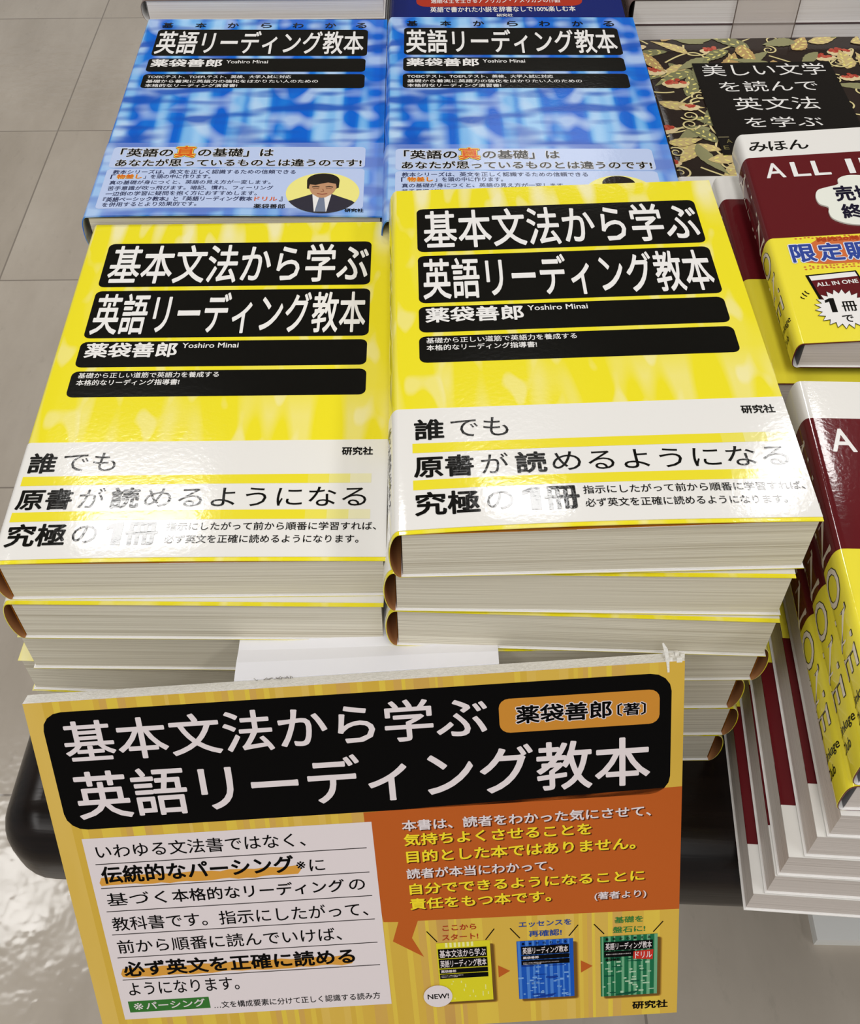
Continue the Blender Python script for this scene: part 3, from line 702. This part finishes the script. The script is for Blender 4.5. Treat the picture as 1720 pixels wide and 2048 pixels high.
for k in range(8):
    lab = 'large white paged book %s in the banded stack at the top right' % (['on top', 'second from the top'][k] if k < 2 else ord_[k]+' from the top'); loc = (0.2298, 0.8575, TABLE+(7-k)*0.0171)
    if u0 is None: u0 = b.place('large_book', lab, 'book', *loc, 0.0, 'large banded books at the top right')
    else: dup(u0, lab, loc, 0.0)
# translucent strap round that stack
nt = NT('clear_strap'); nt.color(srgb(226, 214, 204)); nt.b.inputs['Alpha'].default_value = 0.35; M_STRAP = nt.done(0.3, 0.5)
g = Geo(); zt_ = 8*17.1+0.6
prof = [(-129.6, 0.5), (-129.6, zt_), (129.6, zt_), (129.6, 0.5)]
g.grid(lambda u, k: (u, prof[int(k)][0], prof[int(k)][1]), [-21, 21], [0, 1, 2, 3], M_STRAP, None, False)
for u in (-21, 21):
    g.box(u-0.3, u+0.3, -129.9, -129.5, 0.5, zt_, ink(120, 108, 100, False))
tag(link('packing_strap', g.mesh('packing_strap'), None, (0.2298, 0.8575, TABLE)), 'translucent packing strap round the large white paged books at the top right', 'strap')

# ---------------------------------------------------------------- foam advertising board hung in front
K = 0.9924; BWD, BHT, BTH = 262.0, 185.3, 6.6
C0 = Vector((-0.1622, 0.2203, -0.3785)); e1 = Vector((0.99810847, 0.03306613, 0.05182768)); d1 = Vector((0.06122218, -0.45786674, -0.88691031))
vup = -d1; nrm = e1.cross(vup).normalized(); org = (C0+d1*(BHT/1000))*K
bd = bpy.data.objects.new('advertising_board', None); COL.objects.link(bd); bd.empty_display_size = 0.03
bd.matrix_world = Matrix(((e1.x, vup.x, nrm.x, org.x), (e1.y, vup.y, nrm.y, org.y), (e1.z, vup.z, nrm.z, org.z+CAM_Z), (0, 0, 0, 1)))
tag(bd, 'yellow and orange foam advertising board leaning in front of the yellow textbooks', 'sign')
g = Geo(); g.box(0, BWD, 0, BHT, -BTH, -0.25, M_FOAM); link('foam_core', g.mesh('foam_core', 0.001*K), bd)
g = Geo(); rnd = random.Random(3)
def shred(pts, z, w): stroke(g, lambda u, v: (u, v, z), pts, w, PAPER)
fl2 = lambda z: (lambda u, v: (u, v, z))
for k in range(16):                                                 # torn foam at the upper right corner
    x, z = 258+rnd.uniform(-4, 3), rnd.uniform(-6, -0.5); h = rnd.uniform(1.5, 5.0)
    g.box(x, x+rnd.uniform(.8, 2.2), BHT-0.6, BHT+h*0.35, z, z+rnd.uniform(.5, 1.2), M_FOAM)
stroke(g, fl2(0.2), [(255.6, 180.6), (255.2, 186), (254.4, 191), (253.2, 194)], [0.8, 1.3, 1.6, 0.6], M_FOAM)
link('torn_edge', g.mesh('torn_edge', 0.001*K), bd); g = Geo()
for k in range(26):                                                 # frayed grey spot further left
    x = 100+rnd.uniform(-8, 8); stroke(g, fl2(-6.4+rnd.uniform(0, .6)), [(x, BHT-0.2), (x+rnd.uniform(-3, 3), BHT+rnd.uniform(.3, 1.4))], 0.25, ink(150, 146, 140, False))
link('frayed_spot', g.mesh('frayed_spot', 0.001*K), bd)
g = Geo(); Z = lambda i: fl2(0.05*i)
mt = lambda *c: ink(*c, False)
PB, PW, POR, PY, PSH = mt(7, 6, 6), mt(232, 222, 224), mt(192, 96, 38), mt(250, 226, 50), mt(92, 44, 20)
g.grid(Z(0), lin(0, BWD, 6), lin(0, BHT, 5), M_BOARD); g.grid(lambda u, t: (u, BHT, -0.25*(1-t)), [0, BWD], [0, 1], PW)
rrect(g, Z(1), (5.8, 122.7, 257.0, 180.4), 8.5, PB)
text(g, Z(2), '基本文法から学ぶ', (12.6, 156.2, 183.6, 176.0), PW, 0.014); text(g, Z(2), '英語リーディング教本', (12.2, 127.7, 248.8, 151.8), PW, 0.014)
rrect(g, Z(2), (188.2, 157.2, 252.3, 173.2), 4.2, mt(208, 142, 54))
for bdv, m, i in ((0.07, PW, 3), (0.024, PB, 4)):
    text(g, Z(i), '薬袋善郎', (194.9, 161.2, 233.2, 169.6), m, bdv, 0.024); text(g, Z(i), '〔著〕', (235.4, 161.8, 246.8, 167.8), m, bdv, 0.024)
g.poly([(129.7, 122.5), (262, 125.6), (262, 60.8), (148, 63.0), (144.7, 53.5), (149.2, 42.3), (136.2, 52.2), (139.5, 63.0), (133, 63.4), (129.9, 100)], Z(1), POR)
g.poly([(10.6, 118.0), (132.6, 117.6), (132.6, 15.8), (10.8, 15.8)], Z(2), PW)
for v in (104.1, 91.2, 78.4, 65.4, 52.2, 39.2): quad(g, Z(3), (13.9, v, 129.4, v+0.45), mt(60, 54, 54))
def marker(v, u1, h):
    r2 = random.Random(int(v)); tp = [(u, v+h+r2.uniform(-.5, .5)) for u in lin(15, u1, 24)]; bt = [(u, v+r2.uniform(-.5, .5)) for u in lin(u1, 14.4, 24)]
    g.poly([(13.8, v+h*.4)]+tp+[(u1+1.6, v+h*.55)]+bt, Z(3), mt(222, 160, 66))
marker(92.6, 99, 4.6); marker(40.8, 117, 5.2)
W = lambda s_, bx, bo=0.005: text(g, Z(4), s_, bx, PB, bo)
W('いわゆる文法書ではなく、', (15.4, 107.2, 104, 114.6)); W('伝統的なパーシング', (15.3, 93.8, 97.8, 103.1), 0.026); W('※', (98.7, 95.4, 102.6, 99.4)); W('に', (104.3, 93.8, 110.8, 100))
W('基づく', (15.2, 81.7, 41, 88.6), 0.006); W('本格的なリーディング', (43.5, 81.7, 118, 88.7), 0.012); W('の', (120, 82.2, 126.9, 88))
W('教科書です。指示にしたがって、', (15.1, 67.7, 126.9, 75.4)); W('前から順番に読んでいけば、', (15.1, 54.8, 114.1, 62.4)); W('必ず英文を正確に読める', (15.3, 41.2, 118.7, 50.1), 0.026); W('ようになります。', (15.5, 30, 65.4, 37.6))
quad(g, Z(3), (13.9, 19.9, 50.6, 26.6), mt(58, 120, 52)); text(g, Z(4), '※', (16.1, 21.3, 20.4, 25.4), PW); text(g, Z(4), 'パーシング', (21.6, 21.1, 48.6, 25.8), PW, 0.016); W('…文を構成要素に分けて正しく認識する読み方', (52.4, 19.4, 127.9, 23.4), 0.006)
for s_, bx, m, bo in (('本書は、読者をわかった気にさせて、', (145.1, 111.7, 249.3, 117.3), PW, 0.02), ('気持ちよくさせることを', (145.3, 103.9, 224.4, 110.2), PY, 0.024), ('目的とした本ではありません。', (145.7, 94.9, 242.9, 101.4), PY, 0.024),
                     ('読者が本当にわかって、', (145.1, 86.3, 207.8, 91.8), PW, 0.02), ('自分でできるようになることに', (145.7, 77.7, 246.7, 83.8), PY, 0.024), ('責任をもつ本です。', (145.3, 69.4, 206.5, 75.6), PY, 0.024), ('(著者より)', (225.2, 68.1, 247.6, 72.9), PW, 0.016)):
    text(g, Z(2), s_, bx, PSH, bo+0.008, bo, (0.5, -0.5)); text(g, Z(3), s_, bx, m, bo)
RDk, BLk, GRk = mt(176, 58, 34), mt(44, 74, 150), mt(58, 128, 62)
for s_, bx, m in (('ここから', (158.4, 56.4, 173.3, 59.6), RDk), ('スタート!', (157.9, 50.9, 173.9, 54.3), RDk), ('エッセンスを', (191.9, 55.7, 215, 59), BLk), ('再確認!', (196.1, 50, 210.6, 53.6), BLk), ('基礎を', (233.8, 54.8, 246.4, 58.4), GRk), ('盤石に!', (233, 49.3, 247.3, 52.9), GRk)):
    text(g, Z(2), s_, bx, m, 0.022)
for a, c in (((151.4, 56.7), (155.6, 50.4)), ((181.1, 56), (177, 50)), ((188, 55.7), (192.1, 49.7)), ((217.9, 55.3), (213.7, 49.3)), ((224.8, 55.1), (229.2, 49.2)), ((255.1, 54.5), (250.8, 48.7))): stroke(g, Z(2), [a, c], 0.5, PB)
for x0, y0, x1, y1 in ((155, 14.8, 178.8, 49.7), (190.5, 14, 215.5, 48), (227.5, 12.6, 252.7, 47.7)):   # printed drop shadows of the three little covers
    for k_, c in ((1.6, mt(190, 148, 56)), (1.0, mt(150, 112, 44)), (0.4, mt(116, 84, 36))): rrect(g, fl2(0.06+0.01*(2-k_)), (x0+1.6-k_*.2, y0-1.0-k_*.5, x1+1.2+k_*.6, y1-2.0), 1.2, c, 6, 4)
MB_, MG_ = [mt(28, 88, 190), mt(76, 132, 214), mt(20, 58, 150), mt(120, 166, 226)], [mt(30, 110, 72), mt(112, 172, 132), mt(18, 84, 62), mt(176, 206, 176)]
quad(g, Z(3), (155, 14.8, 178.8, 49.7), mt(226, 216, 44)); quad(g, Z(3), (190.5, 14, 215.5, 48), MB_[0]); quad(g, Z(3), (227.5, 12.6, 252.7, 47.7), MG_[0])
r3 = random.Random(8)
for k_ in range(16): u, v = 156.5+r3.uniform(0, 20), 16+r3.uniform(0, 11); quad(g, Z(4), (u, v, u+.5, v+r3.uniform(.6, 2.2)), mt(240, 236, 140), 2)
for k_ in range(7): quad(g, Z(4), (159+k_*1.9, 47, 160+k_*1.9, 49.6), mt(244, 240, 170), 2)
for x0, y0, x1, y1, P_ in ((190.5, 14, 215.5, 48, MB_), (227.5, 12.6, 252.7, 47.7, MG_)):
    for k_ in range(9): u = x0+(x1-x0)*(k_+r3.uniform(.1, .5))/9; quad(g, Z(4), (u, y0, u+r3.uniform(.5, 1.5), y1), P_[1], 2)
    for k_ in range(34): u = r3.uniform(x0, x1-3); v = r3.uniform(y0+1, y1-15); quad(g, Z(5), (u, v, u+r3.uniform(.7, 2.4), v+r3.uniform(.4, 1.2)), P_[3], 2)
    for k_ in range(14): u = r3.uniform(x0, x1-6); v = r3.uniform(y0+1, y1-3); quad(g, Z(6), (u, v, u+r3.uniform(2.5, 6), v+r3.uniform(.3, .8)), P_[2], 2)
    g.poly([(x0+6, y0+.6), (x0+11, y0+1.8), (x0+17, y0+2.6), (x0+15, y0+1), (x0+9, y0+.4)], Z(7), P_[2])
    for ch, k_ in zip('基本からわかる' if P_ is MB_ else '基本から鍛える', range(7)): text(g, Z(7), ch, (x0+2.2+k_*3.1, y1-2.2, x0+3.6+k_*3.1, y1-.8), PB, 0.02)
def bar(bx, s_=None, i=8):
    quad(g, Z(i), bx, PB, 3)
    if s_: text(g, Z(i+1), s_, (bx[0]+.6, bx[1]+.5, bx[2]-.5, bx[3]-.5), PW, 0.014)
bar((155.6, 40.9, 177.2, 46.4), '基本文法から学ぶ'); bar((155.6, 35.2, 177.2, 40.4), '英語リーディング教本'); bar((155.6, 32.1, 177.2, 34.6)); bar((155.6, 29, 177.2, 31.6))
text(g, Z(9), '薬袋善郎', (156.2, 32.6, 163, 34.2), PW, 0.02); text(g, Z(9), '基礎から正しい道筋で英語力を養成する', (156.2, 30.5, 166, 31.1), PW); text(g, Z(9), '本格的なリーディング指導書!', (156.2, 29.7, 163.5, 30.3), PW)
bar((192.4, 40.1, 213.6, 45.0), '英語リーディング教本'); bar((192.3, 37.3, 213.6, 39.7)); bar((192.3, 34.2, 213.7, 36.9)); text(g, Z(9), '薬袋善郎', (193, 37.8, 200, 39.3), PW, 0.02)
text(g, Z(9), '基礎から着実に英語力の強化をはかりたい人のための', (193, 35.2, 209, 35.8), PW); text(g, Z(9), '本格的なリーディング演習書!', (193, 34.4, 201, 35), PW)
bar((229.1, 39.6, 250.6, 44.6), '英語リーディング教本'); bar((229.1, 35.8, 242.8, 39.2)); text(g, Z(9), '薬袋善郎', (229.6, 33.6, 236, 35.2), PB, 0.02); text(g, Z(9), '基礎から着実に英語力の強化を', (229.8, 37.2, 241, 37.9), PW)
g.poly([(242.1, 38.6), (250.9, 39.2), (250.6, 33.4), (241.8, 34.4)], Z(10), mt(200, 52, 40)); text(g, Z(11), 'ドリル', (242.8, 34.5, 250.2, 38.3), PW, 0.016)
ellipse(g, Z(12), 153.9, 19.1, 6.5, 6.5, PW); text(g, Z(13), 'NEW!', (149.2, 17.6, 158.8, 20.6), PB, 0.016)
for x in (181.8, 218.7): g.poly([(x, 34.7), (x+5.2, 31.1), (x, 27.6)], Z(2), POR)
text(g, Z(2), '研究社', (241.6, 3.7, 257.8, 8.5), PB, 0.03)
link('printed_face', g.mesh('printed_face', 0.001*K), bd)

# folded white paper between the stacks and the back of the board
g = Geo(); x0, x1 = -0.0785, 0.0268
def pz(x): return TABLE+4*LT+0.0003+(4*RT-4*LT-0.0001)*min(1, max(0, (x-x0)/(0.0-x0)))**1.5
inv = bd.matrix_world.inverted()
def sheet(u, k):
    x = x0+(x1-x0)*u; w = bd.matrix_world
    bk = w @ Vector(((x-org.x-vup.x*0.1839)/e1.x, 0.1853*K, -BTH*K/1000-0.0004)); bk2 = w @ Vector(((x-org.x-vup.x*0.1839)/e1.x, 0.125*K, -BTH*K/1000-0.0004))
    a = Vector((x, 0.33, pz(x))); b_ = Vector((x, 0.2425, pz(x)))
    return [a, b_, b_*0.55+bk*0.45+Vector((0, 0, 0.0008)), bk, bk2][int(k)]
g.grid(lambda u, k: tuple(1000*c for c in sheet(u, k)), lin(0, 1, 14), [0, 1, 2, 3, 4], ink(240, 240, 246, False), None, False)
g2 = [(x, y, z) for x, y, z in g.V]
n = len(g.V); g.V += [(x, y+0.12, z+0.12) for x, y, z in g2]; g.U += g.U[:n]; F0 = list(g.F)
for f_ in F0: g.F.append(tuple(n+i for i in reversed(f_))); g.M.append(0); g.S.append(False)
tag(link('paper_sheet', g.mesh('paper_sheet')), 'blank white paper sheet tucked between the yellow textbooks behind the board', 'paper')
